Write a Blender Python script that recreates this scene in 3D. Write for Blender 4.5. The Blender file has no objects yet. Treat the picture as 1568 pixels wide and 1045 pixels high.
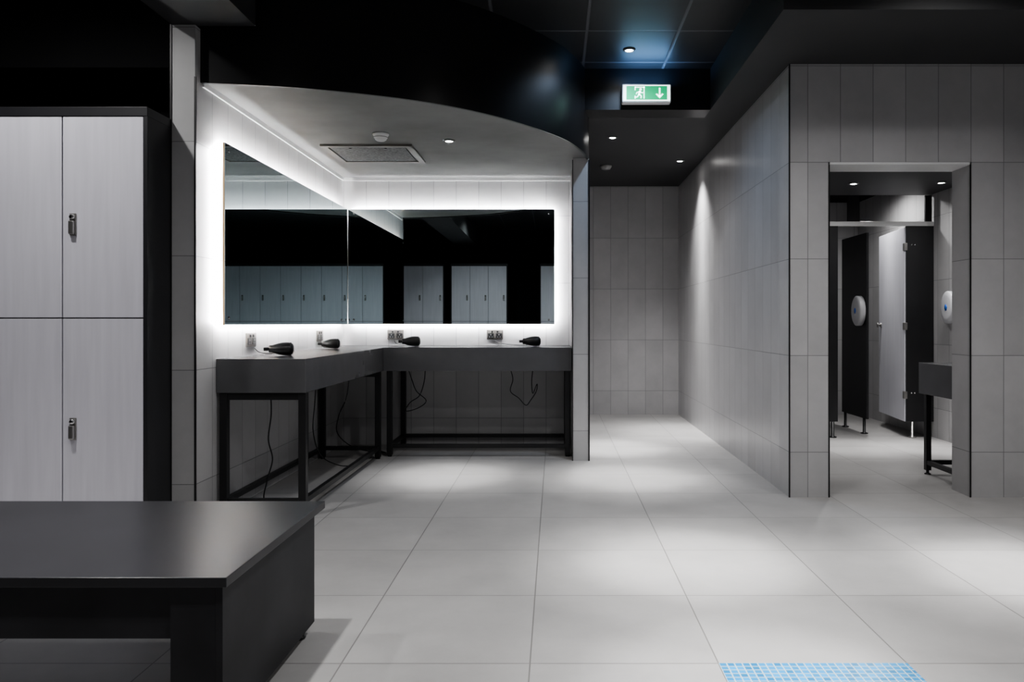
import bpy, math, random
from mathutils import Vector, Matrix
random.seed(3)
D=bpy.data; S=bpy.context.scene
COL=S.collection
PI=math.pi

# ---------------------------------------------------------------- materials
def _nt(name):
    m=D.materials.new(name); m.use_nodes=True
    nt=m.node_tree; b=nt.nodes['Principled BSDF']
    return m,nt,b
def mat(name,col,rough=.5,metal=0.,var=.06,scale=8.,stretch=(1,1,1),spec=.5,bump=0.):
    m,nt,b=_nt(name); N=nt.nodes; L=nt.links
    tc=N.new('ShaderNodeTexCoord'); mp=N.new('ShaderNodeMapping'); mp.inputs['Scale'].default_value=stretch
    no=N.new('ShaderNodeTexNoise'); no.inputs['Scale'].default_value=scale; no.inputs['Detail'].default_value=6
    L.new(tc.outputs['Object'],mp.inputs[0]); L.new(mp.outputs[0],no.inputs['Vector'])
    cr=N.new('ShaderNodeValToRGB')
    cr.color_ramp.elements[0].position=.3; cr.color_ramp.elements[1].position=.7
    cr.color_ramp.elements[0].color=[c*(1-var) for c in col]+[1]
    cr.color_ramp.elements[1].color=[min(1,c*(1+var)) for c in col]+[1]
    L.new(no.outputs['Fac'],cr.inputs[0]); L.new(cr.outputs[0],b.inputs['Base Color'])
    b.inputs['Roughness'].default_value=rough; b.inputs['Metallic'].default_value=metal
    b.inputs['Specular IOR Level'].default_value=spec
    if bump:
        bp=N.new('ShaderNodeBump'); bp.inputs['Strength'].default_value=bump; bp.inputs['Distance'].default_value=.01
        L.new(no.outputs['Fac'],bp.inputs['Height']); L.new(bp.outputs[0],b.inputs['Normal'])
    return m
def emis(name,col,st):
    m,nt,b=_nt(name)
    b.inputs['Base Color'].default_value=(*col,1); b.inputs['Emission Color'].default_value=(*col,1)
    b.inputs['Emission Strength'].default_value=st; return m
def tile(name,pu,pv,oux,ouy,ov,col,jcol,joint=.0035,rough=.5,var=.05,floor=False,bump=.25,mott=.1,spec=.5):
    m,nt,b=_nt(name); N=nt.nodes; L=nt.links
    def M(op,a,c=None,d=None):
        n=N.new('ShaderNodeMath'); n.operation=op
        for i,v in enumerate((a,c,d)):
            if v is None: continue
            if isinstance(v,(int,float)): n.inputs[i].default_value=v
            else: L.new(v,n.inputs[i])
        return n.outputs[0]
    g=N.new('ShaderNodeNewGeometry'); s=N.new('ShaderNodeSeparateXYZ'); L.new(g.outputs['Position'],s.inputs[0])
    if floor:
        u=M('SUBTRACT',s.outputs[0],oux); v=M('SUBTRACT',s.outputs[1],ouy)
    else:
        sn=N.new('ShaderNodeSeparateXYZ'); L.new(g.outputs['True Normal'],sn.inputs[0])
        k=M('GREATER_THAN',M('ABSOLUTE',sn.outputs[1]),.5)
        ux=M('SUBTRACT',s.outputs[0],oux); uy=M('SUBTRACT',s.outputs[1],ouy)
        u=M('ADD',M('MULTIPLY',ux,k),M('MULTIPLY',uy,M('SUBTRACT',1,k)))
        v=M('SUBTRACT',s.outputs[2],ov)
    u=M('DIVIDE',u,pu); v=M('DIVIDE',v,pv)
    fu=M('FRACT',u); fv=M('FRACT',v)
    du=M('MULTIPLY',M('MINIMUM',fu,M('SUBTRACT',1,fu)),pu)
    dv=M('MULTIPLY',M('MINIMUM',fv,M('SUBTRACT',1,fv)),pv)
    d=M('MINIMUM',du,dv)
    mr=N.new('ShaderNodeMapRange'); mr.inputs[1].default_value=joint*.35; mr.inputs[2].default_value=joint*.75
    L.new(d,mr.inputs[0])
    cb=N.new('ShaderNodeCombineXYZ'); L.new(M('FLOOR',u),cb.inputs[0]); L.new(M('FLOOR',v),cb.inputs[1])
    wn=N.new('ShaderNodeTexWhiteNoise'); L.new(cb.outputs[0],wn.inputs['Vector'])
    n1=N.new('ShaderNodeTexNoise'); n1.inputs['Scale'].default_value=2.2; n1.inputs['Detail'].default_value=9; n1.inputs['Roughness'].default_value=.65
    va=N.new('ShaderNodeVectorMath'); va.operation='ADD'; L.new(g.outputs['Position'],va.inputs[0])
    vs=N.new('ShaderNodeVectorMath'); vs.operation='SCALE'; vs.inputs[3].default_value=7.0; L.new(wn.outputs['Color'],vs.inputs[0]); L.new(vs.outputs[0],va.inputs[1])
    L.new(va.outputs[0],n1.inputs['Vector'])
    f=M('ADD',1,M('ADD',M('MULTIPLY',M('SUBTRACT',wn.outputs['Value'],.5),var*2),M('MULTIPLY',M('SUBTRACT',n1.outputs['Fac'],.5),mott*2)))
    vm=N.new('ShaderNodeVectorMath'); vm.operation='SCALE'; vm.inputs[0].default_value=col; L.new(f,vm.inputs[3])
    mx=N.new('ShaderNodeMix'); mx.data_type='RGBA'
    L.new(mr.outputs[0],mx.inputs[0]); mx.inputs[6].default_value=(*jcol,1); L.new(vm.outputs[0],mx.inputs[7])
    L.new(mx.outputs[2],b.inputs['Base Color'])
    b.inputs['Roughness'].default_value=rough; b.inputs['Specular IOR Level'].default_value=spec
    bp=N.new('ShaderNodeBump'); bp.inputs['Strength'].default_value=bump; bp.inputs['Distance'].default_value=.003
    L.new(mr.outputs[0],bp.inputs['Height']); L.new(bp.outputs[0],b.inputs['Normal'])
    return m

TC=(.435,.43,.435); JC=(.20,.198,.20)
M_front=tile('tile_front',.2025,.6,1.568,4.72,.28,TC,JC,rough=.5,mott=.24)
M_far  =tile('tile_far',.205,.6,.655,.1,.28,TC,JC,rough=.5,mott=.24)
M_corr =tile('tile_corr',.2025,.6,1.568,4.70,.28,TC,JC,rough=.30,mott=.2)
M_van  =tile('tile_vanity',.2,.6,-1.28,3.97,.235,(.43,.427,.43),JC,rough=.45,mott=.2)
M_floor=tile('tile_floor',.6,.6,.52,2.41,0,(.35,.342,.338),(.17,.165,.16),joint=.0042,rough=.38,var=.035,floor=True,mott=.26,bump=.15)
M_mosaic=tile('tile_mosaic',.0245,.0245,.52,2.41,0,(.02,.24,.52),(.36,.50,.58),joint=.004,rough=.25,var=.3,floor=True)
M_black=mat('paint_black',(.010,.010,.011),.36,var=.25,scale=1.5)
M_blackm=mat('paint_black_matt',(.007,.007,.008),.8,var=.2,scale=2,spec=.2)
M_dgrey=mat('paint_darkgrey',(.036,.036,.038),.6,var=.08,scale=2)
M_ceil =tile('ceiling_tiles_black',.6,.6,.21,4.97,0,(.022,.022,.024),(.10,.10,.11),joint=.016,rough=.45,var=.15,floor=True,bump=.4)
M_soff =mat('soffit_plaster',(.19,.19,.186),.6,var=.22,scale=2.2)
M_lam  =mat('bench_laminate',(.020,.020,.023),.32,var=.12,scale=5,spec=.42)
M_lam2 =mat('bench_panel',(.022,.022,.025),.5,var=.4,scale=4,spec=.3)
M_counter=mat('counter_grey',(.10,.10,.105),.26,var=.08,scale=5)
M_frame=mat('powdercoat_black',(.012,.012,.013),.4,var=.1)
M_lock =mat('locker_laminate_white',(.63,.62,.68),.45,var=.05,scale=4,stretch=(8,8,.5))
M_lockf=mat('locker_carcass',(.02,.02,.023),.45,var=.1)
M_metal=mat('brushed_metal',(.42,.41,.40),.35,.9,var=.06)
M_sock =mat('socket_plate',(.13,.12,.11),.4,.3,var=.05)
M_chrome=mat('chrome',(.7,.7,.7),.15,1,var=.02)
M_white=mat('white_plastic',(.72,.72,.72),.4,var=.02)
M_disp =mat('dispenser_plastic',(.55,.55,.57),.35,var=.02)
M_grey =mat('grey_plastic',(.22,.22,.22),.5,var=.04)
M_blkpl=mat('black_plastic',(.015,.015,.016),.3,var=.1)
M_mirror=mat('mirror_glass',(.66,.76,.77),0.0,1,var=.0)
M_ply  =mat('mirror_edge_ply',(.55,.36,.18),.6,var=.1)
M_blue =mat('blue_plastic',(.05,.15,.55),.3,var=.02)
M_panel=mat('vent_mesh',(.12,.12,.12),.6,var=.6,scale=60)
M_dwc  =mat('cubicle_dark',(.02,.02,.022),.45,var=.1)
M_dlite=mat('cubicle_door_pale',(.72,.72,.78),.35,var=.04,scale=4,stretch=(6,6,.6))
E_led  =emis('led_strip',(.97,.985,1),290)
E_lamp =emis('lamp_disc',(1,.98,.95),60)
E_green=emis('sign_green',(.0,.42,.16),.9)
E_white=emis('sign_white',(.85,1,.95),2.2)

# ---------------------------------------------------------------- mesh builder
class MB:
    def __init__(s): s.v=[];s.f=[];s.m=[];s.sm=[];s.mats=[]
    def mi(s,m):
        if m not in s.mats: s.mats.append(m)
        return s.mats.index(m)
    def add(s,vs,fs,m,smooth=False,T=None):
        o=len(s.v)
        for p in vs:
            p=Vector(p)
            if T is not None: p=T@p
            s.v.append(p)
        k=s.mi(m)
        for f in fs: s.f.append([i+o for i in f]); s.m.append(k); s.sm.append(smooth)
    def box(s,x0,x1,y0,y1,z0,z1,m,T=None,b=0.0):
        if b<=0:
            vs=[(x0,y0,z0),(x1,y0,z0),(x1,y1,z0),(x0,y1,z0),(x0,y0,z1),(x1,y0,z1),(x1,y1,z1),(x0,y1,z1)]
            fs=[(0,3,2,1),(4,5,6,7),(0,1,5,4),(1,2,6,5),(2,3,7,6),(3,0,4,7)]
            s.add(vs,fs,m,False,T); return
        import bmesh
        bm=bmesh.new(); bmesh.ops.create_cube(bm,size=1)
        for v in bm.verts:
            v.co=Vector(((x0+x1)/2+v.co.x*(x1-x0),(y0+y1)/2+v.co.y*(y1-y0),(z0+z1)/2+v.co.z*(z1-z0)))
        bmesh.ops.bevel(bm,geom=bm.edges[:],offset=b,segments=2,affect='EDGES',profile=.5)
        bm.verts.index_update()
        s.add([v.co.copy() for v in bm.verts],[[v.index for v in f.verts] for f in bm.faces],m,False,T); bm.free()
    def lathe(s,prof,m,T=None,n=32,smooth=True,cap=True):
        vs=[];fs=[]
        for r,z in prof:
            for i in range(n):
                a=2*PI*i/n; vs.append((r*math.cos(a),r*math.sin(a),z))
        for j in range(len(prof)-1):
            for i in range(n):
                k=(i+1)%n; fs.append((j*n+i,j*n+k,(j+1)*n+k,(j+1)*n+i))
        if cap:
            fs.append(tuple(range(n))[::-1]); fs.append(tuple((len(prof)-1)*n+i for i in range(n)))
        s.add(vs,fs,m,smooth,T)
    def tube(s,pts,r,m,n=8,T=None):
        pts=[Vector(p) for p in pts]; vs=[];fs=[]
        for i,p in enumerate(pts):
            t=(pts[min(i+1,len(pts)-1)]-pts[max(i-1,0)]).normalized()
            a=Vector((0,0,1)) if abs(t.z)<.9 else Vector((1,0,0))
            u=t.cross(a).normalized(); w=t.cross(u).normalized()
            rr=r[i] if isinstance(r,(list,tuple)) else r
            for k in range(n):
                an=2*PI*k/n; vs.append(p+u*rr*math.cos(an)+w*rr*math.sin(an))
        for j in range(len(pts)-1):
            for i in range(n):
                k=(i+1)%n; fs.append((j*n+i,j*n+k,(j+1)*n+k,(j+1)*n+i))
        fs.append(tuple(range(n))[::-1]); fs.append(tuple((len(pts)-1)*n+i for i in range(n)))
        s.add(vs,fs,m,True,T)
    def build(s,name,parent=None,fixn=True):
        me=D.meshes.new(name); me.from_pydata([tuple(v) for v in s.v],[],s.f)
        for m in s.mats: me.materials.append(m)
        for p,k,sm in zip(me.polygons,s.m,s.sm): p.material_index=k; p.use_smooth=sm
        if fixn:
            import bmesh
            bm=bmesh.new(); bm.from_mesh(me); bmesh.ops.recalc_face_normals(bm,faces=bm.faces); bm.to_mesh(me); bm.free()
        me.update(); o=D.objects.new(name,me); COL.objects.link(o)
        if parent: o.parent=parent
        return o
def catmull(P,n=10):
    P=[Vector(p) for p in P]; Q=[P[0]*2-P[1]]+P+[P[-1]*2-P[-2]]; out=[]
    for i in range(1,len(Q)-2):
        for k in range(n):
            t=k/n; a,b,c,d=Q[i-1],Q[i],Q[i+1],Q[i+2]
            out.append(.5*((2*b)+(c-a)*t+(2*a-5*b+4*c-d)*t*t+(3*b-a-3*c+d)*t**3))
    out.append(Q[-2]); return out
def simple(name,boxes):
    b=MB()
    for x in boxes: b.box(*x)
    return b.build(name)

# ---------------------------------------------------------------- room shell
CH=1.086; HC=3.0; HS=2.69; HV=2.375
simple('floor',[(-5,4.6,-2.3,9.1,-.1,0,M_floor)])
simple('wall_vanity_left',[(-2.01,-1.887,3.97,6.74,0,2.375,M_van),(-2.01,-1.887,3.97,6.74,2.375,2.648,M_van)])
simple('wall_vanity_back',[(-2.01,.138,6.74,6.9,0,HV,M_van)])
simple('wall_vanity_right',[(.138,.266,5.94,6.9,0,HV,M_van),(.138,.266,6.9,8.93,0,HS,M_far)])
simple('wall_corridor_right',[(1.455,1.6,4.92,8.93,0,HS,M_corr)])
simple('wall_corridor_end',[(.138,4.6,8.93,9.1,0,HC,M_far)])
simple('wall_doorway',[(1.455,1.698,4.70,4.92,0,HS,M_front),(2.577,4.6,4.70,4.92,0,HS,M_front),(1.698,2.577,4.70,4.92,2.08,HS,M_front)])
simple('wall_locker_side',[(-5,-2.01,4.36,4.5,0,HC,M_blackm)])
simple('wall_left',[(-5.15,-5,-2.3,4.5,0,HC,M_blackm)])
simple('wall_right',[(4.6,4.75,-2.3,9.1,0,HC,M_front)])
simple('wall_rear',[(-5.15,4.75,-2.45,-2.3,0,HC,M_blackm)])
simple('wall_washroom_right',[(3.57,3.7,4.92,8.93,0,2.5,M_far)])
simple('ceiling',[(-5.15,4.75,-2.45,9.1,HC,HC+.1,M_ceil)])
simple('ceiling_washroom',[(1.6,3.7,4.92,7.22,2.30,2.6,M_dgrey),(1.6,3.7,7.22,8.93,2.5,2.6,M_blackm)])
simple('ceiling_corridor_soffit',[(.20,1.17,5.71,5.93,HS,HC,M_black),(.266,1.17,5.93,8.93,HS,HC,M_dgrey)])
simple('ceiling_side_soffit',[(1.17,4.6,3.88,4.92,HS,HC,M_dgrey),(1.17,1.6,4.92,8.93,HS,HC,M_dgrey)])
simple('ceiling_left_beam',[(-2.012,-1.58,-2.3,3.995,2.65,HC,M_dgrey)])
simple('ceiling_locker_bulkhead',[(-5,-2.012,4.05,4.36,2.45,HC,M_blackm)])

arc=catmull([(-2.00,4.015,0),(-1.887,4.03,0),(-1.353,4.13,0),(-.787,4.36,0),(-.364,4.69,0),(.02,5.19,0),(.20,5.62,0),(.262,5.93,0)],8)
b=MB(); n=len(arc)
vs=[(p.x,p.y,HV-.012) for p in arc]+[(p.x,p.y,HC) for p in arc]
b.add(vs,[(i,i+1,n+i+1,n+i) for i in range(n-1)],M_black,True)
ARCB=[p for p in arc if p.x>-1.9]
poly=[(p.x,p.y) for p in ARCB]+[(.262,6.9),(-1.889,6.9)]
b.add([(x,y,HV) for x,y in poly],[tuple(range(len(poly)))],M_soff)
ri=[]
for i,p in enumerate(arc):
    t=(arc[min(i+1,n-1)]-arc[max(i-1,0)]).normalized(); ri.append(p+Vector((-t.y,t.x,0))*.018)
b.add([(p.x,p.y,HV-.012) for p in arc]+[(p.x,p.y,HV-.012) for p in ri]+[(p.x,p.y,HV) for p in ri],
      [(i,i+1,n+i+1,n+i) for i in range(n-1)]+[(n+i,n+i+1,2*n+i+1,2*n+i) for i in range(n-1)],M_black)
b.add([(.262,5.93,HV),(.262,6.9,HV),(.262,6.9,HC),(.262,5.93,HC)],[(0,1,2,3)],M_black)
b.build('ceiling_curved_bulkhead',fixn=False)

simple('trim_1',[(1.449,1.457,4.694,4.702,0,HS,M_frame)])
simple('trim_2',[(-1.889,-1.880,3.964,3.972,0,2.375,M_frame),(-2.016,-2.008,3.964,3.972,0,2.648,M_frame)])
simple('trim_3',[(.260,.272,5.932,5.942,0,HV-.014,M_frame),(.134,.141,5.934,5.942,0,HV-.014,M_frame)])
simple('trim_4',[(1.698,2.577,4.695,4.925,2.066,2.08,M_white),(2.571,2.580,4.695,4.70,0,2.08,M_frame),(1.695,1.703,4.695,4.70,0,2.08,M_frame)])
simple('trim_5',[(-1.887,-1.875,4.05,6.74,2.345,2.375,M_white),(-1.887,.138,6.728,6.74,2.345,2.375,M_white)])
simple('mosaic_floor_inset',[(.52,1.12,1.81,2.41,0,.002,M_mosaic)])

# ---------------------------------------------------------------- downlights and added fill lamps
def downlight_or_fill(x,y,z,pw,ww,ang=30,col=(1,.99,.98),wang=150,wcol=None):
    b=MB(); T=Matrix.Translation((x,y,z))
    b.lathe([(.026,-.004),(.029,-.010),(.042,-.008),(.044,0),(.026,0)],M_grey,T,n=32,cap=False)
    b.lathe([(.0005,-.006),(.026,-.006)],E_lamp,T,n=32,cap=False)
    o=b.build('ceiling_downlight_or_fill')
    for nm,p,a in (('core',pw*.50,ang*.72),('beam',pw*.30,ang*1.1),('field',pw*.05,ang*1.9),('spill',ww,wang)):
        if p<=0: continue
        l=D.lights.new('ceiling_spot_'+nm,'SPOT'); l.energy=p; l.spot_size=math.radians(a); l.spot_blend=1.0
        l.color=col if (nm!='spill' or wcol is None) else wcol; l.shadow_soft_size=.04
        lo=D.objects.new('lamp_'+nm,l); COL.objects.link(lo); lo.location=(x,y,z-.03); lo.parent=o
    return o
P=1250; W=60
downlight_or_fill(.52,5.31,HC,P*.8,34,ang=30,wcol=(.58,.75,1))
downlight_or_fill(-.75,5.36,HV,P*.42,14,ang=36)
downlight_or_fill(.497,6.55,HS,P*.7,32,ang=34)
downlight_or_fill(1.235,7.5,HS,P*.55,130,ang=46,wang=100)
downlight_or_fill(.62,3.45,HC,P*.95,W,ang=32)
downlight_or_fill(.60,2.25,HC,P*.75,W*.9,ang=32)
downlight_or_fill(2.05,3.30,HC,P*.95,W,ang=30)
downlight_or_fill(-1.25,2.24,HC,P*.20,W*.9,ang=46)
downlight_or_fill(-2.5,3.0,HC,P*.3,W*1.5,ang=36,wang=165)  # added lamp above the view, brightens lockers and floor under the bench
downlight_or_fill(2.2,1.4,HC,P*.2,W*1.3,wang=160)  # added fill lamp out of view, lifts overall room brightness
downlight_or_fill(.5,.2,HC,P*.2,W*1.2)  # added fill by the camera, also brightens the rear lockers
downlight_or_fill(-1.2,.0,HC,P*.2,W*1.2)  # added fill beside the camera, towards the left
downlight_or_fill(-3.4,.6,HC,P*.1,W*.8)  # added unseen fill for the left end of the room
downlight_or_fill(3.6,2.2,HC,P*.1,W*.8)  # added unseen fill for the right end of the room
downlight_or_fill(2.60,6.60,2.30,290,22,ang=40)
downlight_or_fill(3.34,6.55,2.30,290,18,ang=40)
downlight_or_fill(2.2,5.7,2.30,40,10,ang=50)
downlight_or_fill(3.17,7.62,2.50,75,55,ang=50,wang=170)  # added lamp hidden inside the cubicle, brightens its door and back wall

# ---------------------------------------------------------------- mirrors
ZB,ZT=1.07,2.085
def mirror(name,along,a0,a1):
    b=MB(); g=.045; th=.012; ins=.018; w=.014
    def bx(u0,u1,d0,d1,z0,z1,m,**k):
        if along=='x': b.box(u0,u1,6.74-d1,6.74-d0,z0,z1,m,**k)
        else: b.box(-1.887+d0,-1.887+d1,u0,u1,z0,z1,m,**k)
    bx(a0,a1,g,g+th-.003,ZB,ZT,M_ply if along=='y' else M_blkpl)
    bx(a0,a1,g+th-.003,g+th,ZB,ZT,M_mirror)
    bx(a0+.15,a1-.15,.0,g,ZB+.12,ZB+.16,M_grey); bx(a0+.15,a1-.15,.0,g,ZT-.16,ZT-.12,M_grey)
    bx(a0+ins,a1-ins,g-.006,g-.001,ZT-ins-w,ZT-ins,E_led)
    bx(a0+ins,a1-ins,g-.006,g-.001,ZB+ins,ZB+ins+w,E_led)
    if along=='y': bx(a0+ins,a0+ins+w,g-.006,g-.001,ZB+ins+w,ZT-ins-w,E_led)
    else: bx(a1-ins-w,a1-ins,g-.006,g-.001,ZB+ins+w,ZT-ins-w,E_led)
    for u in (a0+.05,a1-.05):
        for z in (ZB+.04,ZT-.04):
            if along=='x': T=Matrix.Translation((u,6.74-g-th,z))@Matrix.Rotation(PI/2,4,'X')
            else: T=Matrix.Translation((-1.887+g+th,u,z))@Matrix.Rotation(PI/2,4,'Y')
            b.lathe([(.009,0),(.009,.003),(.005,.005)],M_chrome,T,n=16)
    return b.build(name)
mirror('backlit_wall_mirror','y',4.20,6.680)
mirror('backlit_wall_mirror','x',-1.826,-.005)

# ---------------------------------------------------------------- vanity counter
b=MB(); x0,x1=-1.885,-1.386; yF=6.11; z0,z1=.693,.883
b.box(x0,x1,4.21,6.738,z0,z1,M_counter,b=.003)
b.box(x1,.134,yF,6.738,z0,z1,M_counter,b=.003)
b.box(x1-.002,x1+.001,yF+.0,yF+.003,z0,z1,M_frame)
t=.042
def leg(x,y,z=z0): b.box(x-t/2,x+t/2,y-t/2,y+t/2,.012,z,M_frame,b=.002); b.lathe([(.018,0),(.018,.012)],M_blkpl,Matrix.Translation((x,y,0)),n=12)
xa,xb=x0+.035,x1-.024
for y in (4.24,6.03,):
    leg(xa,y); leg(xb,y)
    b.box(xa,xb,y-.015,y+.015,.07,.10,M_frame)
    b.box(xa,xb,y-.015,y+.015,z0-.04,z0,M_frame)
for x in (xa,xb): b.box(x-.015,x+.015,4.24,6.03,.07,.10,M_frame)
leg(xa,5.6)
for y in (yF+.03,6.70): b.box(-1.34,.10,y-.015,y+.015,.07,.10,M_frame)
for x in (-1.34,.10):
    for y in (yF+.03,6.70): leg(x,y)
    b.box(x-.015,x+.015,yF+.03,6.7,.07,.10,M_frame)
b.build('vanity_counter')

# ---------------------------------------------------------------- sockets
def socket(px,py,axis):
    b=MB()
    if axis=='x': T=Matrix.Translation((px,6.74,.978))
    else: T=Matrix.Translation((-1.887,py,.978))@Matrix.Rotation(PI/2,4,'Z')
    b.box(-.073,.073,-.009,0,-.043,.043,M_sock,T,b=.003)
    for s in (-1,1):
        b.box(s*.036-.027,s*.036+.027,-.012,-.008,-.030,.012,M_blkpl,T,b=.002)
        b.box(s*.024-.008,s*.024+.008,-.016,-.008,.016,.034,M_blkpl,T,b=.002)
        for q in (-.011,.011): b.box(s*.036+q-.004,s*.036+q+.004,-.0135,-.011,-.024,-.018,M_grey,T)
        b.box(s*.036-.003,s*.036+.003,-.0135,-.011,-.006,.004,M_grey,T)
    b.build('electrical_socket')
socket(-1.418,0,'x'); socket(-.535,0,'x'); socket(0,4.69,'y'); socket(0,6.06,'y')

# ---------------------------------------------------------------- hair dryers
def dryer(x,y,rz,cable,s=1.0):
    b=MB(); z=.885+.0425*s
    T=Matrix.Translation((x,y,z))@Matrix.Rotation(rz,4,'Z')@Matrix.Scale(s,4)
    R=T@Matrix.Rotation(PI/2,4,'Y')
    b.lathe([(.022,-.072),(.024,-.070),(.025,-.050),(.031,-.032),(.037,-.012),(.041,.01),(.0425,.03),(.0425,.045),(.040,.060),(.033,.072),(.020,.079),(.004,.081)],M_blkpl,R,n=28)
    for k in range(4): b.lathe([(.0415-.0055*k,.058+.0045*k),(.0425-.0055*k,.061+.0045*k),(.0405-.0055*k,.064+.0045*k)],M_frame,R,n=28)
    b.box(-.102,-.068,-.030,.030,-.011,.011,M_blkpl,T,b=.004)
    b.tube([(.02,.02,-.012),(.028,.06,-.018),(.038,.10,-.020),(.044,.135,-.022)],[.021,.019,.018,.015],M_blkpl,n=14,T=T)
    p=T@Vector((.044,.135,-.022))
    pts=catmull([tuple(p)]+cable,8); b.tube(pts,.0032,M_blkpl,n=6)
    b.build('hair_dryer')
zc=.888
dryer(-1.665,4.60,.25,[(-1.77,4.84,zc+.004),(-1.83,4.82,zc),(-1.855,4.75,.90),(-1.865,4.70,.925)],.95)
dryer(-1.72,5.80,.25,[(-1.77,5.97,zc+.004),(-1.83,6.03,zc),(-1.86,6.05,.90),(-1.865,6.06,.925)],.9)
dryer(-1.21,6.36,.1,[(-1.20,6.56,zc+.004),(-1.3,6.62,zc),(-1.40,6.69,.90),(-1.42,6.71,.925)])
dryer(-.20,6.36,.1,[(-.2,6.58,zc+.004),(-.33,6.64,zc),(-.48,6.69,.90),(-.535,6.71,.925)])

def cable(pts):
    b=MB(); b.tube(catmull(pts,8),.0042,M_blkpl,n=6); b.build('hanging_power_cable')
cable([(-1.66,4.42,.690),(-1.66,4.43,.55),(-1.68,4.44,.40),(-1.66,4.45,.28),(-1.70,4.47,.15),(-1.72,4.5,.02),(-1.6,4.6,.006)])
cable([(-1.60,5.9,.690),(-1.63,5.92,.5),(-1.70,5.95,.35),(-1.72,6.0,.2),(-1.6,6.1,.07),(-1.4,6.25,.01),(-1.5,6.4,.006)])
cable([(-1.70,5.4,.690),(-1.72,5.42,.5),(-1.74,5.45,.3),(-1.70,5.5,.12),(-1.6,5.6,.03),(-1.5,5.7,.006)])
cable([(-1.25,6.45,.690),(-1.22,6.45,.60),(-1.18,6.45,.5),(-1.10,6.46,.42),(-1.16,6.46,.36),(-1.27,6.46,.33),(-1.24,6.47,.40),(-1.16,6.48,.46),(-1.12,6.48,.58),(-1.11,6.48,.690)])
cable([(-.38,6.45,.690),(-.36,6.45,.60),(-.38,6.45,.50),(-.31,6.46,.44),(-.25,6.46,.38),(-.21,6.46,.42),(-.16,6.47,.50),(-.155,6.47,.56),(-.19,6.47,.48),(-.20,6.47,.58),(-.19,6.48,.690)])

# ---------------------------------------------------------------- lockers
def lockers(name,xr,ncol,yf,face=-1,z0=.10,ztop=2.15,pw=.402):
    b=MB(); T=Matrix.Translation((xr,yf,0))
    if face==1: T=T@Matrix.Rotation(PI,4,'Z')
    W_=ncol*pw+.036
    b.box(-W_,0,.022,.5,z0-.02,ztop,M_lockf,T)
    b.box(-W_-.002,.002,-.004,.5,ztop-.045,ztop+.001,M_lockf,T,b=.002)
    b.box(-.018,0.001,-.002,.499,.0,ztop-.045,M_lockf,T); b.box(-W_-.001,-W_+.018,-.002,.499,.0,ztop-.045,M_lockf,T)
    b.box(-W_+.02,-.02,.04,.46,0,z0-.02,M_lockf,T)
    zm=1.107
    for i in range(ncol):
        xa=-.018-(i+1)*pw; xb=xa+pw
        for (za,zb) in ((z0,zm-.003),(zm+.003,ztop-.048)):
            b.box(xa+.003,xb-.003,0,.02,za,zb,M_lock,T,b=.0015)
            zc=za+.46; xh=xa+.055
            b.box(xh-.017,xh+.017,-.006,0,zc-.055,zc+.055,M_metal,T,b=.003)
            b.box(xh-.014,xh+.012,-.022,-.006,zc-.050,zc+.018,M_metal,T,b=.005)
            b.lathe([(.013,0),(.013,.010),(.009,.014)],M_chrome,T@Matrix.Translation((xh,-.006,zc+.036))@Matrix.Rotation(PI/2,4,'X'),n=20)
    return b.build(name)
lockers('locker_bank',-2.013,6,3.74)
lockers('locker_bank',-3.02,2,-1.5,face=1,ztop=2.24)
lockers('locker_bank',-2.05,3,-1.5,face=1,ztop=2.24,pw=.36)
lockers('locker_bank',-.30,8,-1.5,face=1,ztop=2.24)

# ---------------------------------------------------------------- changing bench
b=MB()
b.box(-3.4,-.818,1.885,2.695,.425,.45,M_lam,b=.002)
def ped(xr):
    b.box(xr-.135,xr-.018,1.93,2.655,.04,.424,M_lam2)
    b.box(xr-.018,xr,1.925,2.66,.035,.424,M_lam2,b=.001)
    for y in (2.0,2.6):
        for x in (xr-.11,xr-.035):
            b.lathe([(.022,0),(.024,.004),(.020,.012),(.012,.014),(.012,.04)],M_blkpl,Matrix.Translation((x,y,0)),n=20)
ped(-.845); ped(-3.2)
b.box(-3.335,-.98,1.965,1.985,.265,.424,M_lam2)
b.build('changing_bench')

# ---------------------------------------------------------------- exit sign
b=MB(); sx0,sx1=.496,.858; sz0,sz1=2.715,2.852; sy=5.60
b.box(sx0,sx1,sy,sy+.075,sz0,sz1,M_white,b=.008)
b.box(sx0+.06,sx1-.06,sy+.075,5.71,sz0+.03,sz1-.03,M_grey)
b.box(sx0+.008,sx1-.008,sy-.003,sy,sz0+.010,sz1-.010,E_white)
b.box(sx0+.030,sx1-.030,sy-.005,sy-.003,sz0+.018,sz1-.018,E_green)
def pl(pts,y=sy-.0065):
    b.add([(x,y,z) for x,z in pts],[tuple(range(len(pts)))],E_white)
def stroke(a,c,w):
    a=Vector(a);c=Vector(c);d=(c-a).normalized();q=Vector((-d.y,d.x))*w/2
    pl([a-q,c-q,c+q,a+q])
cx=.625; cz=2.782
stroke((cx+.032,cz-.042),(cx+.032,cz+.046),.008); stroke((cx-.034,cz+.042),(cx+.036,cz+.042),.008); stroke((cx-.034,cz+.02),(cx-.034,cz+.046),.008); stroke((cx-.034,cz-.042),(cx-.034,cz-.02),.008)
pl([(cx+.006+.010*math.cos(i*PI/8),cz+.026+.010*math.sin(i*PI/8)) for i in range(16)])
stroke((cx+.002,cz+.014),(cx-.006,cz-.012),.016)
stroke((cx,cz+.010),(cx-.022,cz+.004),.007); stroke((cx-.022,cz+.004),(cx-.026,cz-.010),.006)
stroke((cx+.002,cz+.010),(cx+.018,cz),.007); stroke((cx+.018,cz),(cx+.026,cz+.006),.006)
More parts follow.
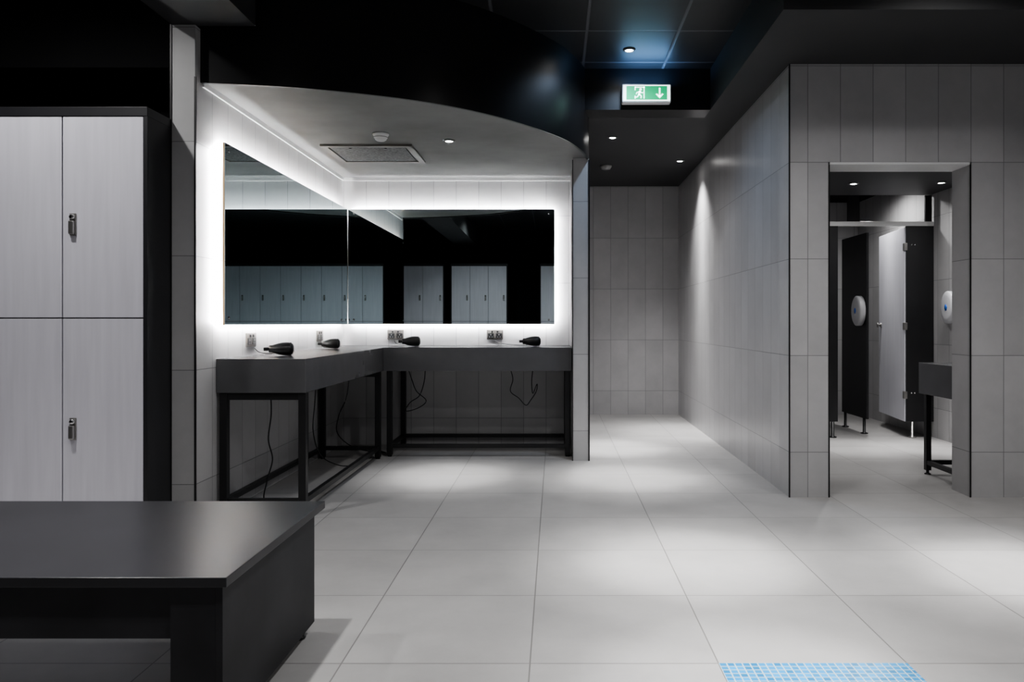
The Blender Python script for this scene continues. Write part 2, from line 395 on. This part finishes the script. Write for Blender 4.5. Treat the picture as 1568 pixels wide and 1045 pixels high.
stroke((cx-.006,cz-.010),(cx+.012,cz-.022),.009); stroke((cx+.012,cz-.022),(cx+.008,cz-.040),.008)
stroke((cx-.006,cz-.010),(cx-.016,cz-.028),.009); stroke((cx-.016,cz-.028),(cx-.030,cz-.032),.008)
ax=.772
stroke((ax,cz+.038),(ax,cz-.025),.012); pl([(ax-.03,cz-.008),(ax,cz-.040),(ax+.03,cz-.008),(ax+.018,cz-.004),(ax,cz-.022),(ax-.018,cz-.004)])
o=b.build('emergency_exit_sign',fixn=False)
l=D.lights.new('sign_glow','AREA'); l.shape='RECTANGLE'; l.size=.34; l.size_y=.05; l.energy=2.2; l.color=(.25,.52,1)
lo=D.objects.new('sign_lamp',l); COL.objects.link(lo); lo.location=((sx0+sx1)/2,sy+.03,sz1+.006); lo.rotation_euler=(PI,0,0); lo.parent=o

# ---------------------------------------------------------------- ceiling fittings
b=MB(); T=Matrix.Translation((-1.19,5.17,HV))
b.lathe([(.055,0),(.055,-.010),(.048,-.018),(.046,-.030),(.040,-.034),(.038,-.042),(.026,-.050),(.004,-.052)],M_white,T,n=36)
b.lathe([(.041,-.030),(.0475,-.028),(.0475,-.024),(.041,-.023)],M_grey,T,n=36)
b.build('smoke_detector')
b=MB(); T=Matrix.Translation((.52,7.75,HS))
b.lathe([(.06,0),(.06,-.012),(.05,-.022),(.045,-.035),(.004,-.04)],M_grey,T,n=32)
b.build('smoke_detector')
b=MB(); X0,X1,Y0,Y1=-1.70,-1.035,5.47,6.05
fr=.045
for q in ((X0,X1,Y0,Y0+fr),(X0,X1,Y1-fr,Y1),(X0,X0+fr,Y0+fr,Y1-fr),(X1-fr,X1,Y0+fr,Y1-fr)):
    b.box(*q,HV-.016,HV,M_sock,b=.002)
b.box(X0+fr,X1-fr,Y0+fr,Y1-fr,HV-.006,HV-.001,M_blkpl)
b.box(X0+fr+.016,X1-fr-.016,Y0+fr+.016,Y1-fr-.016,HV-.013,HV-.005,M_panel,b=.002)
for k in range(2): b.lathe([(.010,-.013),(.010,-.018)],M_blkpl,Matrix.Translation((X0+.2+.26*k,Y0+.075,HV)),n=12)
b.build('ceiling_vent_panel')

# ---------------------------------------------------------------- washroom cubicle
b=MB(); zt=1.995; zb=.15; yf=7.15
b.box(1.62,3.568,yf-.02,yf+.02,zt,zt+.042,M_white,b=.003)
b.box(3.31,3.568,yf-.010,yf+.010,zb,zt,M_dwc)
b.box(2.40,2.665,yf-.010,yf+.010,zb,zt,M_dwc)
b.box(1.62,2.38,yf-.010,yf+.010,zb,zt,M_dlite)
b.box(3.01,3.03,7.32,7.95,zb,zt-.04,M_dwc)
b.box(2.76,2.87,yf-.012,yf+.012,zt+.042,2.285,M_dwc); b.box(3.49,3.55,yf-.012,yf+.012,zt+.042,2.285,M_dwc)
for x,y,m in ((3.37,yf,M_metal),(2.62,yf,M_frame),(3.02,7.4,M_frame),(3.02,7.88,M_frame)):
    b.lathe([(.035,0),(.035,.008),(.014,.014),(.014,zb)],m,Matrix.Translation((x,y,0)),n=20)
T=Matrix.Translation((3.306,yf,0))@Matrix.Rotation(math.atan2(.80,.10),4,'Z')
b.box(.004,.80,-.009,.009,zb,zt-.01,M_dlite,T,b=.003)
b.lathe([(.022,0),(.022,.012),(.012,.016),(.012,.03),(.024,.034),(.024,.044)],M_metal,T@Matrix.Translation((.72,.009,1.06))@Matrix.Rotation(-PI/2,4,'X'),n=20)
for z in (.4,1.05,1.8): b.box(-.012,.03,-.016,.016,z-.035,z+.035,M_metal,T,b=.003)
for z in (.42,1.82):
    for dx in (.03,.06): b.lathe([(.008,0),(.008,.004)],M_chrome,Matrix.Translation((3.33+dx,yf-.010,z))@Matrix.Rotation(PI/2,4,'X'),n=12)
b.build('toilet_cubicle')
def roll(x,y,z):
    b=MB(); T=Matrix.Translation((x,y,z))@Matrix.Rotation(-PI/2,4,'Y')@Matrix.Diagonal((.95,.75,.5,1))
    b.lathe([(.150,.002),(.155,.01),(.155,.10),(.140,.118),(.10,.126),(.004,.128)],M_disp,T,n=40)
    b.lathe([(.030,.125),(.030,.131),(.004,.132)],M_blue,T,n=20)
    b.build('toilet_roll_dispenser')
roll(3.008,7.44,1.20); roll(3.57,6.80,1.22)

b=MB(); vx=2.625; vy0,vy1=4.923,5.47
b.box(vx,3.568,vy0,vy1,.575,.797,M_counter,b=.003)
for x in (vx+.04,3.5):
    for y in (vy0+.05,vy1-.05):
        b.box(x-.018,x+.018,y-.018,y+.018,.03,.575,M_frame); b.lathe([(.022,0),(.022,.006),(.01,.01),(.01,.03)],M_blkpl,Matrix.Translation((x,y,0)),n=16)
    b.box(x-.015,x+.015,vy0+.05,vy1-.05,.07,.10,M_frame)
b.box(vx+.04,3.5,vy1-.065,vy1-.035,.07,.10,M_frame)
b.build('washroom_counter')

# ---------------------------------------------------------------- world + camera
w=D.worlds.new('World'); S.world=w; w.use_nodes=True
w.node_tree.nodes['Background'].inputs[0].default_value=(.02,.02,.022,1)
cam=D.cameras.new('Camera'); co=D.objects.new('Camera',cam); COL.objects.link(co)
co.location=(0,0,CH); co.rotation_euler=(PI/2,0,0)
cam.sensor_width=36; cam.lens=36*1160/1568; cam.shift_x=-66/1568; cam.shift_y=-28.5/1568
cam.clip_start=.02; S.camera=co
S.view_settings.view_transform='AgX'
S.view_settings.look='AgX - Medium High Contrast'
S.view_settings.exposure=0.08
